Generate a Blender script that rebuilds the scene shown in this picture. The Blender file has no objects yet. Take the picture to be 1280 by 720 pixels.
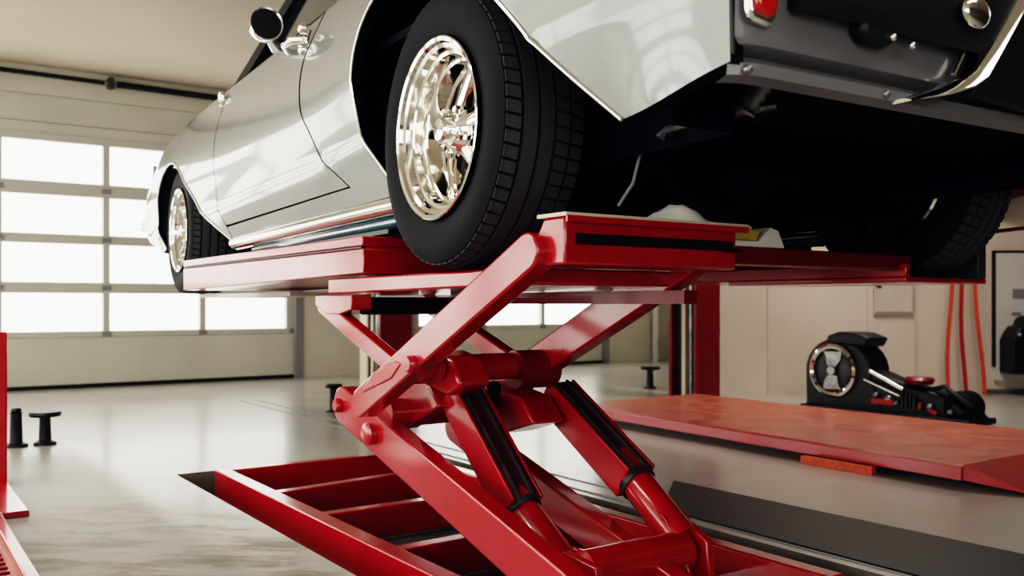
import bpy, bmesh, math, random
from mathutils import Vector, Matrix, geometry
random.seed(7)
PI = math.pi
R = math.radians
scene = bpy.context.scene
col = scene.collection

# ------------------------------------------------------------------ materials
def nodes(name):
    m = bpy.data.materials.new(name)
    m.use_nodes = True
    nt = m.node_tree
    return m, nt, nt.nodes['Principled BSDF']

def mat(name, c, rough=.5, metal=0., coat=0., noise=0., nscale=6., bump=0., bscale=60., emit=None, spec=.5, rvar=0.):
    m, nt, b = nodes(name)
    b.inputs['Base Color'].default_value = (*c, 1)
    b.inputs['Roughness'].default_value = rough
    b.inputs['Metallic'].default_value = metal
    b.inputs['Coat Weight'].default_value = coat
    b.inputs['Coat Roughness'].default_value = .06
    b.inputs['Specular IOR Level'].default_value = spec
    tc = nt.nodes.new('ShaderNodeTexCoord')
    if noise or rvar:
        n = nt.nodes.new('ShaderNodeTexNoise')
        n.inputs['Scale'].default_value = nscale
        n.inputs['Detail'].default_value = 5
        nt.links.new(tc.outputs['Object'], n.inputs['Vector'])
    if noise:
        r = nt.nodes.new('ShaderNodeMapRange')
        r.inputs['From Min'].default_value = .3
        r.inputs['From Max'].default_value = .7
        r.inputs['To Min'].default_value = 1 - noise
        r.inputs['To Max'].default_value = 1 + noise
        nt.links.new(n.outputs['Fac'], r.inputs['Value'])
        x = nt.nodes.new('ShaderNodeVectorMath')
        x.operation = 'SCALE'
        x.inputs[0].default_value = c
        nt.links.new(r.outputs[0], x.inputs['Scale'])
        nt.links.new(x.outputs[0], b.inputs['Base Color'])
    if rvar:
        r2 = nt.nodes.new('ShaderNodeMapRange')
        r2.inputs['From Min'].default_value = .3
        r2.inputs['From Max'].default_value = .7
        r2.inputs['To Min'].default_value = max(.02, rough - rvar)
        r2.inputs['To Max'].default_value = rough + rvar
        nt.links.new(n.outputs['Fac'], r2.inputs['Value'])
        nt.links.new(r2.outputs[0], b.inputs['Roughness'])
    if bump:
        n2 = nt.nodes.new('ShaderNodeTexNoise')
        n2.inputs['Scale'].default_value = bscale
        n2.inputs['Detail'].default_value = 4
        nt.links.new(tc.outputs['Object'], n2.inputs['Vector'])
        bm_ = nt.nodes.new('ShaderNodeBump')
        bm_.inputs['Strength'].default_value = bump
        bm_.inputs['Distance'].default_value = .01
        nt.links.new(n2.outputs['Fac'], bm_.inputs['Height'])
        nt.links.new(bm_.outputs[0], b.inputs['Normal'])
    if emit:
        b.inputs['Emission Color'].default_value = (*emit[0], 1)
        b.inputs['Emission Strength'].default_value = emit[1]
    return m

M = {}
M['silver'] = mat('silver_paint', (.29, .315, .315), .34, .4, 1., rvar=.02)
M['silver_shade'] = mat('shaded_silver_paint', (.20, .20, .22), .5, .1, .3)  # tail shade put into the colour: a darker copy of the silver
M['chrome'] = mat('chrome', (.92, .90, .86), .07, 1.)
M['alloy'] = mat('polished_alloy', (.86, .82, .75), .12, 1., rvar=.05, nscale=30)
M['rubber'] = mat('tyre_rubber', (.022, .023, .026), .72, noise=.3, nscale=18, bump=.15, bscale=140, spec=.25)
nt_ = M['rubber'].node_tree; b_ = nt_.nodes['Principled BSDF']
tc_ = nt_.nodes.new('ShaderNodeTexCoord'); mu_ = nt_.nodes.new('ShaderNodeVectorMath'); mu_.operation = 'MULTIPLY'; mu_.inputs[1].default_value = (0, 1, 1)
ln_ = nt_.nodes.new('ShaderNodeVectorMath'); ln_.operation = 'LENGTH'; mr_ = nt_.nodes.new('ShaderNodeMapRange'); mx_ = nt_.nodes.new('ShaderNodeMix'); mx_.data_type = 'RGBA'
mr_.inputs['From Min'].default_value = .298; mr_.inputs['From Max'].default_value = .304
mx_.inputs['A'].default_value = (.008, .009, .012, 1); mx_.inputs['B'].default_value = (.075, .078, .083, 1)  # dark sidewall, lighter tread: fall of light painted into the rubber
nt_.links.new(tc_.outputs['Object'], mu_.inputs[0]); nt_.links.new(mu_.outputs[0], ln_.inputs[0]); nt_.links.new(ln_.outputs['Value'], mr_.inputs['Value'])
nt_.links.new(mr_.outputs[0], mx_.inputs['Factor']); nt_.links.new(mx_.outputs['Result'], b_.inputs['Base Color'])
M['black'] = mat('black_paint', (.008, .009, .012), .45, noise=.2)
M['under'] = mat('underbody_black', (.004, .006, .011), .7, noise=.4, nscale=9, bump=.2, bscale=40, spec=.12)
M['steel'] = mat('dirty_steel', (.28, .28, .29), .32, .8, noise=.4, nscale=25)
M['darksteel'] = mat('dark_steel', (.05, .055, .057), .4, .1, noise=.4, nscale=25)
M['red'] = mat('red_lift_paint', (.41, .004, .016), .32, 0., .8, noise=.10, nscale=14, rvar=.05)
M['red'].node_tree.nodes['Principled BSDF'].inputs['Coat IOR'].default_value = 1.7
M['red'].node_tree.nodes['Principled BSDF'].inputs['Coat Roughness'].default_value = .12
M['red_old'] = mat('worn_red_paint', (.46, .13, .09), .45, 0., .1, noise=.22, nscale=9, rvar=.1)
M['red_dark'] = mat('dark_red_paint', (.20, .006, .014), .38, 0., .2, noise=.15)
M['maroon'] = mat('maroon_plastic', (.075, .022, .035), .35)
M['lens'] = mat('red_lens', (.40, .006, .008), .12, 0., 1., emit=((.8, .02, .02), .06))
M['glass_dark'] = mat('dark_tinted_glass', (.015, .022, .03), .06, 0., 1.)
M['teal'] = mat('teal_gloss', (.03, .13, .17), .18, .3, 1.)
M['white'] = mat('white_cloth', (.80, .79, .74), .8, bump=.3, bscale=30)
M['yellow'] = mat('yellow_rubber', (.55, .42, .09), .6, noise=.2)
M['cream'] = mat('cream_edge', (.72, .64, .50), .5)
M['orange'] = mat('orange_webbing', (.62, .11, .05), .6, noise=.2, nscale=40)
M['redweb'] = mat('red_webbing', (.40, .03, .035), .6, noise=.2, nscale=40)
M['door'] = mat('door_panel', (.56, .56, .50), .5, noise=.04, nscale=3)
M['doorframe'] = mat('door_frame', (.52, .52, .48), .45)
M['wallback'] = mat('wall_back_paint', (.60, .57, .50), .8, noise=.05, nscale=2)
M['wall'] = mat('wall_right_paint', (.66, .575, .50), .75, noise=.07, nscale=1.5)
M['wallpanel'] = mat('wall_panel_paint', (.58, .51, .455), .6, noise=.05)
M['walldark'] = mat('wall_dark', (.16, .15, .14), .8)
M['ceil'] = mat('ceiling_paint', (.52, .455, .375), .85, noise=.05, nscale=1.2)
M['board'] = mat('white_board', (.62, .60, .59), .4)
M['grey'] = mat('grey_plastic', (.25, .25, .26), .5)
M['pit'] = mat('pit_concrete', (.15, .145, .13), .6, noise=.5, nscale=5)

def floor_mat():
    m, nt, b = nodes('polished_concrete')
    N, L = nt.nodes, nt.links
    tc = N.new('ShaderNodeTexCoord')
    n1 = N.new('ShaderNodeTexNoise'); n1.inputs['Scale'].default_value = 1.1; n1.inputs['Detail'].default_value = 6
    L.new(tc.outputs['Object'], n1.inputs['Vector'])
    # worn, scratched strip beside the lift pit
    mp = N.new('ShaderNodeMapping'); mp.vector_type = 'TEXTURE'; mp.inputs['Scale'].default_value = (1 / 2.6, 1 / 7.5, 1); mp.inputs['Rotation'].default_value = (0, 0, R(-36))
    L.new(tc.outputs['Object'], mp.inputs['Vector'])
    n2 = N.new('ShaderNodeTexNoise'); n2.inputs['Scale'].default_value = 1.3; n2.inputs['Detail'].default_value = 9; n2.inputs['Roughness'].default_value = .68
    n2.inputs['Distortion'].default_value = .45
    L.new(mp.outputs[0], n2.inputs['Vector'])
    sep = N.new('ShaderNodeSeparateXYZ'); L.new(tc.outputs['Object'], sep.inputs[0])
    def mr(src, a, b_, c=0., d=1.):
        r = N.new('ShaderNodeMapRange'); r.interpolation_type = 'SMOOTHSTEP'
        r.inputs['From Min'].default_value = a; r.inputs['From Max'].default_value = b_
        r.inputs['To Min'].default_value = c; r.inputs['To Max'].default_value = d
        L.new(src, r.inputs['Value']); return r.outputs[0]
    def mul(a, b_):
        x = N.new('ShaderNodeMath'); x.operation = 'MULTIPLY'; L.new(a, x.inputs[0])
        if isinstance(b_, float): x.inputs[1].default_value = b_
        else: L.new(b_, x.inputs[1])
        return x.outputs[0]
    near = mr(sep.outputs['Y'], 4.1, 2.3)
    strip = mr(sep.outputs['X'], 1.15, .85)
    wear = mul(mul(near, strip), mr(n2.outputs['Fac'], .42, .66))
    dull = mul(mr(sep.outputs['X'], .84, .70), mr(sep.outputs['Y'], 5.0, 4.2))
    ramp = N.new('ShaderNodeMix'); ramp.data_type = 'RGBA'
    ramp.inputs['A'].default_value = (.41, .405, .375, 1); ramp.inputs['B'].default_value = (.52, .515, .48, 1)
    L.new(n1.outputs['Fac'], ramp.inputs['Factor'])
    mx = N.new('ShaderNodeMix'); mx.data_type = 'RGBA'
    dk = N.new('ShaderNodeMix'); dk.data_type = 'RGBA'; dk.inputs['B'].default_value = (.30, .30, .275, 1)
    L.new(mul(dull, .75), dk.inputs['Factor']); L.new(ramp.outputs['Result'], dk.inputs['A'])
    L.new(wear, mx.inputs['Factor']); L.new(dk.outputs['Result'], mx.inputs['A'])
    mx.inputs['B'].default_value = (.17, .145, .10, 1)
    L.new(mx.outputs['Result'], b.inputs['Base Color'])
    rr = N.new('ShaderNodeMath'); rr.operation = 'MULTIPLY_ADD'
    L.new(n1.outputs['Fac'], rr.inputs[0]); rr.inputs[1].default_value = .16; rr.inputs[2].default_value = .16
    r3 = N.new('ShaderNodeMath'); r3.operation = 'MULTIPLY_ADD'
    L.new(mul(near, strip), r3.inputs[0]); r3.inputs[1].default_value = .2; L.new(rr.outputs[0], r3.inputs[2])
    r4 = N.new('ShaderNodeMath'); r4.operation = 'MULTIPLY_ADD'
    L.new(dull, r4.inputs[0]); r4.inputs[1].default_value = .12; L.new(r3.outputs[0], r4.inputs[2])
    L.new(r4.outputs[0], b.inputs['Roughness'])
    bp = N.new('ShaderNodeBump'); bp.inputs['Strength'].default_value = .25; bp.inputs['Distance'].default_value = .012
    L.new(n2.outputs['Fac'], bp.inputs['Height']); L.new(bp.outputs[0], b.inputs['Normal'])
    mxm = N.new('ShaderNodeMath'); mxm.operation = 'MAXIMUM'; L.new(dull, mxm.inputs[0]); L.new(mul(near, strip), mxm.inputs[1])
    cw = N.new('ShaderNodeMapRange'); cw.inputs['To Min'].default_value = .25; cw.inputs['To Max'].default_value = .02
    L.new(mxm.outputs[0], cw.inputs['Value']); L.new(cw.outputs[0], b.inputs['Coat Weight']); b.inputs['Coat Roughness'].default_value = .12
    sw = N.new('ShaderNodeMapRange'); sw.inputs['To Min'].default_value = .5; sw.inputs['To Max'].default_value = .22
    L.new(mxm.outputs[0], sw.inputs['Value']); L.new(sw.outputs[0], b.inputs['Specular IOR Level'])
    return m
M['floor'] = floor_mat()

def tread_mat():
    m, nt, b = nodes('checker_plate')
    N, L = nt.nodes, nt.links
    b.inputs['Base Color'].default_value = (.012, .016, .018, 1); b.inputs['Roughness'].default_value = .5; b.inputs['Specular IOR Level'].default_value = .3
    tc = N.new('ShaderNodeTexCoord'); mp = N.new('ShaderNodeMapping')
    mp.inputs['Rotation'].default_value = (0, 0, R(45)); mp.inputs['Scale'].default_value = (40, 40, 40)
    L.new(tc.outputs['Object'], mp.inputs['Vector'])
    v = N.new('ShaderNodeTexChecker'); v.inputs['Scale'].default_value = 1.
    L.new(mp.outputs[0], v.inputs['Vector'])
    bp = N.new('ShaderNodeBump'); bp.inputs['Strength'].default_value = .5; bp.inputs['Distance'].default_value = .004
    L.new(v.outputs['Fac'], bp.inputs['Height']); L.new(bp.outputs[0], b.inputs['Normal'])
    return m
M['tread'] = tread_mat()

def pane_mat():
    m, nt, b = nodes('window_pane')
    N, L = nt.nodes, nt.links
    tr = N.new('ShaderNodeBsdfTransparent'); tr.inputs[0].default_value = (1, .99, .96, 1)
    gl = N.new('ShaderNodeBsdfGlossy'); gl.inputs['Roughness'].default_value = .05
    mx = N.new('ShaderNodeMixShader'); mx.inputs[0].default_value = .06
    L.new(tr.outputs[0], mx.inputs[1]); L.new(gl.outputs[0], mx.inputs[2])
    L.new(mx.outputs[0], N['Material Output'].inputs['Surface'])
    return m
M['pane'] = pane_mat()

# ------------------------------------------------------------------ mesh helpers
class MB:
    """collects shapes into one mesh"""
    def __init__(s): s.v = []; s.f = []
    def add(s, vs, fs):
        o = len(s.v); s.v += [tuple(p) for p in vs]; s.f += [tuple(i + o for i in f) for f in fs]; return s
    def hexa(s, p):
        return s.add(p, [(0, 3, 2, 1), (4, 5, 6, 7), (0, 1, 5, 4), (1, 2, 6, 5), (2, 3, 7, 6), (3, 0, 4, 7)])
    def box(s, x0, x1, y0, y1, z0, z1):
        return s.hexa([(x0, y0, z0), (x1, y0, z0), (x1, y1, z0), (x0, y1, z0), (x0, y0, z1), (x1, y0, z1), (x1, y1, z1), (x0, y1, z1)])
    def bar(s, p0, p1, side, w, h):
        """box beam from p0 to p1; w along side, h across"""
        p0, p1, side = Vector(p0), Vector(p1), Vector(side).normalized()
        d = (p1 - p0).normalized(); up = d.cross(side).normalized(); side = up.cross(d)
        a, b = side * w / 2, up * h / 2
        return s.hexa([p0 - a - b, p0 + a - b, p0 + a + b, p0 - a + b, p1 - a - b, p1 + a - b, p1 + a + b, p1 - a + b])
    def arm(s, p0, p1, w, h, n=10):
        """flat link in a plane of constant x with round ends"""
        p0, p1 = Vector(p0), Vector(p1); d = (p1 - p0).normalized(); up = Vector((1, 0, 0)).cross(d).normalized()
        out = []
        for i in range(n + 1):
            a = PI / 2 + PI * i / n; out.append(p0 + (d * math.cos(a) + up * math.sin(a)) * h / 2)
        for i in range(n + 1):
            a = -PI / 2 + PI * i / n; out.append(p1 + (d * math.cos(a) + up * math.sin(a)) * h / 2)
        return s.prism(out, (w, 0, 0), (-w / 2, 0, 0))
    def prism(s, out, ext, off=(0, 0, 0)):
        e, o = Vector(ext), Vector(off); n = len(out)
        vs = [Vector(p) + o for p in out] + [Vector(p) + o + e for p in out]
        return s.add(vs, [tuple(range(n))[::-1], tuple(range(n, 2 * n))] + [(i, (i + 1) % n, n + (i + 1) % n, n + i) for i in range(n)])
    def tube(s, pts, r, n=14, cap=True):
        pts = [Vector(p) for p in pts]; rs = r if isinstance(r, (list, tuple)) else [r] * len(pts)
        ref = None; rings = []
        for i, p in enumerate(pts):
            t = (pts[min(i + 1, len(pts) - 1)] - pts[max(i - 1, 0)])
            if t.length < 1e-9: t = pts[-1] - pts[0]
            t.normalize()
            if ref is None: ref = Vector((0, 0, 1)) if abs(t.z) < .9 else Vector((1, 0, 0))
            a = t.cross(ref).normalized(); b = t.cross(a).normalized(); ref = -b if False else ref
            rings.append([p + (a * math.cos(2 * PI * k / n) + b * math.sin(2 * PI * k / n)) * rs[i] for k in range(n)])
        vs = [q for ring in rings for q in ring]; fs = []
        for i in range(len(pts) - 1):
            for k in range(n):
                fs.append((i * n + k, i * n + (k + 1) % n, (i + 1) * n + (k + 1) % n, (i + 1) * n + k))
        if cap:
            fs.append(tuple(range(n))[::-1]); fs.append(tuple((len(pts) - 1) * n + k for k in range(n)))
        return s.add(vs, fs)
    def cyl(s, p0, p1, r, n=20): return s.tube([p0, p1], r, n)
    def lathe(s, prof, c=(0, 0, 0), axis='x', n=40, closed=False):
        c = Vector(c); vs = []; k = len(prof)
        for j in range(n):
            a = 2 * PI * j / n; ca, sa = math.cos(a), math.sin(a)
            for (h, r) in prof:
                vs.append(c + Vector({'x': (h, r * ca, r * sa), 'y': (r * ca, h, r * sa), 'z': (r * ca, r * sa, h)}[axis]))
        fs = []
        for j in range(n):
            q = (j + 1) % n
            for i in range(k if closed else k - 1):
                i2 = (i + 1) % k
                fs.append((j * k + i, j * k + i2, q * k + i2, q * k + i))
        return s.add(vs, fs)
    def ball(s, c, rad, n=16, m=10):
        c = Vector(c); rx, ry, rz = rad if isinstance(rad, (tuple, list)) else (rad,) * 3
        vs = [c + Vector((0, 0, rz))]
        for i in range(1, m):
            th = PI * i / m
            for j in range(n):
                a = 2 * PI * j / n
                vs.append(c + Vector((rx * math.sin(th) * math.cos(a), ry * math.sin(th) * math.sin(a), rz * math.cos(th))))
        vs.append(c + Vector((0, 0, -rz))); fs = []
        for j in range(n): fs.append((0, 1 + j, 1 + (j + 1) % n))
        for i in range(m - 2):
            for j in range(n): fs.append((1 + i * n + j, 1 + (i + 1) * n + j, 1 + (i + 1) * n + (j + 1) % n, 1 + i * n + (j + 1) % n))
        for j in range(n): fs.append((len(vs) - 1, 1 + (m - 2) * n + (j + 1) % n, 1 + (m - 2) * n + j))
        return s.add(vs, fs)

def obj(name, mb, m, parent=None, off=(0, 0, 0), bevel=0., smooth=40, label=None, fixn=True):
    me = bpy.data.meshes.new(name)
    o = Vector(off)
    me.from_pydata([Vector(v) - o for v in mb.v], [], mb.f)
    if fixn:
        bm = bmesh.new(); bm.from_mesh(me); bmesh.ops.recalc_face_normals(bm, faces=bm.faces); bm.to_mesh(me); bm.free()
    me.materials.append(M[m])
    for p in me.polygons: p.use_smooth = True
    me.set_sharp_from_angle(angle=R(smooth))
    ob = bpy.data.objects.new(name, me); col.objects.link(ob)
    if parent: ob.parent = parent
    if bevel:
        b = ob.modifiers.new('bevel', 'BEVEL'); b.width = bevel; b.segments = 2; b.limit_method = 'ANGLE'; b.angle_limit = R(40)
        b.harden_normals = False
    if label: ob['label'] = label
    return ob

def thing(name, label, cat, loc=(0, 0, 0), rz=0., group=None):
    o = bpy.data.objects.new(name, None); col.objects.link(o); o.empty_display_size = .1
    o.location = loc; o.rotation_euler = (0, 0, rz); o['label'] = label; o['category'] = cat
    if group: o['group'] = group
    return o
def tag(o, label, cat, group=None, loc=None):
    o['label'] = label; o['category'] = cat
    if group: o['group'] = group
    return o
def struct(name, mb, m, parent=None, **k):
    o = obj(name, mb, m, parent, **k)
    if not parent: o['kind'] = 'structure'
    return o
def arc(c, r, a0, a1, n=10):
    return [(c[0] + r * math.cos(R(a0 + (a1 - a0) * i / n)), c[1] + r * math.sin(R(a0 + (a1 - a0) * i / n))) for i in range(n + 1)]

# ------------------------------------------------------------------ camera
CH = .66
cam = bpy.data.cameras.new('camera'); camo = bpy.data.objects.new('camera', cam); col.objects.link(camo)
camo.location = (0, 0, CH); camo.rotation_euler = (R(90), 0, R(-34.8))
cam.sensor_width = 36; cam.lens = 1150 / 1280 * 36; cam.shift_y = 20 / 1280
cam.clip_start = .02
cam.dof.use_dof = True; cam.dof.focus_distance = 2.1; cam.dof.aperture_fstop = 4.5
scene.camera = camo

# ------------------------------------------------------------------ room
CEIL = 2.48; YB = 7.86
PX0, PX1, PY0, PY1, PZ = .965, 2.02, 1.0, 3.67, -.125       # lift pit
f = MB()
X0, X1, Y0, Y1 = -3.2, 8.3, -3.2, YB + .05
for (a, b, c, d) in ((X0, PX0, Y0, Y1), (PX1, X1, Y0, Y1), (PX0, PX1, Y0, PY0), (PX0, PX1, PY1, Y1)):
    f.add([(a, c, 0), (b, c, 0), (b, d, 0), (a, d, 0)], [(0, 1, 2, 3)])
struct('floor', f, 'floor', fixn=False)
p = MB()
p.add([(PX0, PY0, PZ), (PX1, PY0, PZ), (PX1, PY1, PZ), (PX0, PY1, PZ), (PX0, PY0, 0), (PX1, PY0, 0), (PX1, PY1, 0), (PX0, PY1, 0)],
      [(0, 1, 2, 3), (0, 4, 5, 1), (1, 5, 6, 2), (2, 6, 7, 3), (3, 7, 4, 0)])
struct('floor_pit', p, 'pit', fixn=False)
c = MB().box(X0, X1, Y0, Y1, CEIL, CEIL + .05); struct('ceiling', c, 'ceil')

def wall_with_holes(mb, x0, x1, z0, z1, holes, y0, y1):
    """wall along x, thickness y0..y1, rectangular holes (xa, xb, za, zb)"""
    xs = sorted({x0, x1, *[h[0] for h in holes], *[h[1] for h in holes]}); zs = sorted({z0, z1, *[h[2] for h in holes], *[h[3] for h in holes]})
    for i in range(len(xs) - 1):
        for j in range(len(zs) - 1):
            cx, cz = (xs[i] + xs[i + 1]) / 2, (zs[j] + zs[j + 1]) / 2
            if any(h[0] < cx < h[1] and h[2] < cz < h[3] for h in holes): continue
            mb.box(xs[i], xs[i + 1], y0, y1, zs[j], zs[j + 1])
D1 = (-1.57, 3.15); D2 = (4.28, 6.76); DH = 2.27
w = MB(); wall_with_holes(w, X0, X1, 0, CEIL, [(D1[0], D1[1], 0, DH), (D2[0], D2[1], 0, DH), (-2.98, -1.75, .06, DH)], YB, YB + .22)
struct('wall_back', w, 'wallback')

ROWS = [(.446, .744), (.83, 1.13), (1.205, 1.505), (1.61, 1.92)]
def garage_door(name, x0, x1, cols):
    y0, y1 = YB + .03, YB + .075
    b = MB()
    b.box(x0, x1, y0, y1, .02, .40); b.box(x0, x1, y0, y1, 1.98, DH)
    root = struct(name, b, 'door', bevel=.004)
    fr = MB()
    zs = [.40] + [z for r in ROWS for z in r] + [1.98]
    for i in range(0, len(zs), 2): fr.box(x0, x1, y0 - .008, y1, zs[i], zs[i + 1])
    xs = [x0] + [x for c_ in cols for x in c_] + [x1]
    for i in range(0, len(xs), 2):
        for r in ROWS: fr.box(xs[i], xs[i + 1], y0 - .006, y1, r[0], r[1])
    struct('door_frame', fr, 'doorframe', root)
    for c_ in cols:
        for r in ROWS:
            struct('window_pane', MB().box(c_[0], c_[1], y1 - .02, y1 - .012, r[0], r[1]), 'pane', root)
    hg = MB()
    for i in range(2, len(xs) - 1, 2):
        xm = (xs[i] + xs[i + 1]) / 2
        for z in (.42, .787, 1.167, 1.557): hg.box(xm - .035, xm + .035, y0 - .016, y0 - .004, z - .02, z + .02)
    struct('door_hinge', hg, 'grey', root)
    struct('bottom_seal', MB().box(x0, x1, y0 - .01, y1, 0, .03), 'black', root)
    ln = MB(); ln.box(x0, x1, y0 - .003, y0 + .01, 2.06, 2.066); struct('panel_joint', ln, 'grey', root)
    tr = MB(); tr.box(x1 - .05, x1 + .02, YB - .02, y0, 0, DH); tr.box(x0 - .02, x0 + .03, YB - .02, y0, 0, DH)
    struct('door_track', tr, 'grey', root)
wn = MB()
for x in (-2.98, -2.385, -1.80): wn.box(x, x + .05, YB + .03, YB + .1, .06, DH)
for z in (.06, 1.2, DH - .05): wn.box(-2.98, -1.75, YB + .03, YB + .1, z, z + .05)
r_ = struct('window_7', wn, 'doorframe'); struct('window_pane', MB().box(-2.98, -1.75, YB + .06, YB + .066, .06, DH), 'pane', r_)  # unseen opening added so the scissor arms reflect white daylight
garage_door('door_1', D1[0], D1[1], [(-1.48 + .76 * i, -1.48 + .76 * i + .71) for i in range(6)])
garage_door('door_2', D2[0], D2[1], [(4.38, 5.10), (5.15, 5.86), (5.91, 6.63)])
# torsion shaft above the door
ts = thing('torsion_spring_shaft', 'dark torsion spring shaft under the ceiling above the left garage door', 'door spring', (0, YB, 2.40))
obj('shaft', MB().cyl((-1.6, YB - .06, 2.425), (3.3, YB - .06, 2.395), .014), 'steel', ts, (0, YB, 2.40))
sp = MB()
for (a, b) in ((-.6, 1.50), (1.60, 3.1)):
    sp.tube([(a + (b - a) * i / 60, YB - .06, 2.425 - (a + (b - a) * i / 60 + 1.6) / 4.9 * .03) for i in range(61)], [(.024 if i % 2 else .027) * (1 if a > 1 else .7) for i in range(61)], 12)
    obj('spring', sp, 'black', ts, (0, YB, 2.40), smooth=80); sp = MB()
for x in (-.62, 1.55, 3.15): obj('bearing_bracket', MB().box(x - .018, x + .018, YB - .1, YB, 2.37, 2.45), 'darksteel', ts, (0, YB, 2.40))

# right wall: an angled partition and its return
S, C = math.sin(R(34.8)), math.cos(R(34.8))
def vw(r, d, z): return (r * C + d * S, -r * S + d * C, z)      # along the partition / away from it
WD = 6.75
w = MB(); a, b = vw(1.32, WD, 0), vw(5.3, WD, 0)
w.hexa([vw(1.32, WD, 0), vw(5.3, WD, 0), vw(5.3, WD + .12, 0), vw(1.40, WD + .12, 0), vw(1.32, WD, CEIL), vw(5.3, WD, CEIL), vw(5.3, WD + .12, CEIL), vw(1.40, WD + .12, CEIL)])
struct('wall_right', w, 'wall')
w = MB(); q = vw(1.325, WD + .02, 0)
w.hexa([(q[0], q[1], 0), (q[0] + .1, q[1], 0), (8.25, YB, 0), (8.12, YB, 0), (q[0], q[1], CEIL), (q[0] + .1, q[1], CEIL), (8.25, YB, CEIL), (8.12, YB, CEIL)])
struct('wall_right_return', w, 'wallback')
struct('wall_right_side', MB().box(8.15, 8.3, Y0, 3.2, 0, CEIL), 'walldark')
w = MB(); FW = [(-2.9, -1.3), (-1.15, .45)]  # unseen front windows added for frontal fill and chrome reflections
wall_with_holes(w, X0, X1, 0, CEIL, [(a, b, .5, 2.2) for a, b in FW], Y0 - .1, Y0)
struct('wall_front', w, 'walldark')
for i, (a, b) in enumerate(FW):
    wn = MB()
    for x in (a, b - .05): wn.box(x, x + .05, Y0 - .09, Y0 - .01, .5, 2.2)
    for z in (.5, 1.3, 2.15): wn.box(a, b, Y0 - .09, Y0 - .01, z, z + .05)
    r_ = struct('window_%d' % (i + 5), wn, 'doorframe')
    struct('window_pane', MB().box(a, b, Y0 - .06, Y0 - .054, .5, 2.2), 'pane', r_)
# left wall with a long glazed front
w = MB(); LW = [(-1.2, .9), (1.05, 3.15), (3.3, 5.4), (5.55, 7.75)]
tmp = MB(); wall_with_holes(tmp, Y0, Y1, 0, CEIL, [(a, b, .12, 2.2) for a, b in LW], 0, .15)
w.add([(X0 + .15 - v[1], v[0], v[2]) for v in tmp.v], tmp.f)
wl = struct('wall_left', w, 'wallback')
for i, (a, b) in enumerate(LW):
    wn = MB()
    for y in (a, b - .05): wn.box(X0 + .02, X0 + .12, y, y + .05, .12, 2.2)
    for z in (.12, 1.25, 2.15): wn.box(X0 + .02, X0 + .12, a, b, z, z + .05)
    wn.box(X0 + .02, X0 + .12, (a + b) / 2 - .025, (a + b) / 2 + .025, .12, 2.2)
    r_ = struct('window_%d' % (i + 1), wn, 'doorframe')
    struct('window_pane', MB().box(X0 + .06, X0 + .066, a, b, .12, 2.2), 'pane', r_)

# wall furniture on the right partition
def wbox(mb, r0, r1, d0, d1, z0, z1):
    return mb.hexa([vw(r0, d0, z0), vw(r1, d0, z0), vw(r1, d1, z0), vw(r0, d1, z0), vw(r0, d0, z1), vw(r1, d0, z1), vw(r1, d1, z1), vw(r0, d1, z1)])
def wx(px): return (px - 640) / 1150 * WD
for i, (pa, pb) in enumerate(((959, 961), (1083, 1085), (1143, 1145))):
    struct('trim_%d' % (i + 1), wbox(MB(), wx(pa), wx(pb), WD - .008, WD + .02, 0, CEIL), 'wallpanel')
struct('baseboard_right', wbox(MB(), wx(1233), 5.2, WD - .02, WD + .02, 0, .035), 'walldark')
cb = thing('wall_cabinet', 'flat beige metal cabinet on the right wall behind the black motorcycle', 'cabinet', vw(wx(1116), WD, .6))
o_ = vw(wx(1116), WD, .6)
obj('cabinet_body', wbox(MB(), wx(1091), wx(1140), WD - .03, WD, .585, .96), 'wallpanel', cb, o_, bevel=.004)
obj('cabinet_door', wbox(MB(), wx(1093), wx(1138), WD - .04, WD - .03, .60, .945), 'wallpanel', cb, o_, bevel=.004)
obj('lock', MB().cyl(vw(wx(1095.5), WD - .05, .80), vw(wx(1095.5), WD - .03, .80), .02), 'black', cb, o_)
# white board with machine
o_ = vw(wx(1275), WD, .5)
bd = thing('notice_board', 'white board with thin dark frame on the right wall at the picture edge', 'board', o_)
obj('panel', wbox(MB(), wx(1241), wx(1330), WD - .03, WD, .10, 1.04), 'board', bd, o_)
fr = MB(); wbox(fr, wx(1239.5), wx(1241.5), WD - .035, WD, .2, 1.05); wbox(fr, wx(1239.5), wx(1330), WD - .035, WD, 1.035, 1.05); wbox(fr, wx(1328), wx(1330), WD - .035, WD, .1, 1.05)
obj('frame', fr, 'black', bd, o_)
obj('printed_mark', wbox(MB(), wx(1263), wx(1290), WD - .034, WD - .03, .70, .77), 'grey', bd, o_); obj('printed_mark', wbox(MB(), wx(1262), wx(1273), WD - .034, WD - .03, .575, .60), 'grey', bd, o_)
o_ = vw(wx(1270), WD - .1, .36)
mc = thing('wall_machine', 'black machine with round chrome face in front of the white board', 'machine', o_)
b = MB(); hw = [(wx(x), z) for x, z in ((1246, .16), (1246, .40), (1251, .46), (1256, .50), (1262, .505), (1266, .56), (1274, .575), (1284, .56), (1290, .50), (1300, .42), (1302, .16))]
b.prism([vw(r, WD - .22, z) for r, z in hw], Vector(vw(0, .19, 0)))
obj('housing', b, 'black', mc, o_, bevel=.012)
b = MB(); b.cyl(vw(wx(1275), WD - .245, .325), vw(wx(1275), WD - .21, .325), .035); obj('chrome_disc', b, 'chrome', mc, o_)
for px_, z in ((1254, .44), (1263, .47), (1272, .52)): obj('knob', MB().ball(vw(wx(px_), WD - .225, z), .018), 'steel', mc, o_)

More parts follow.
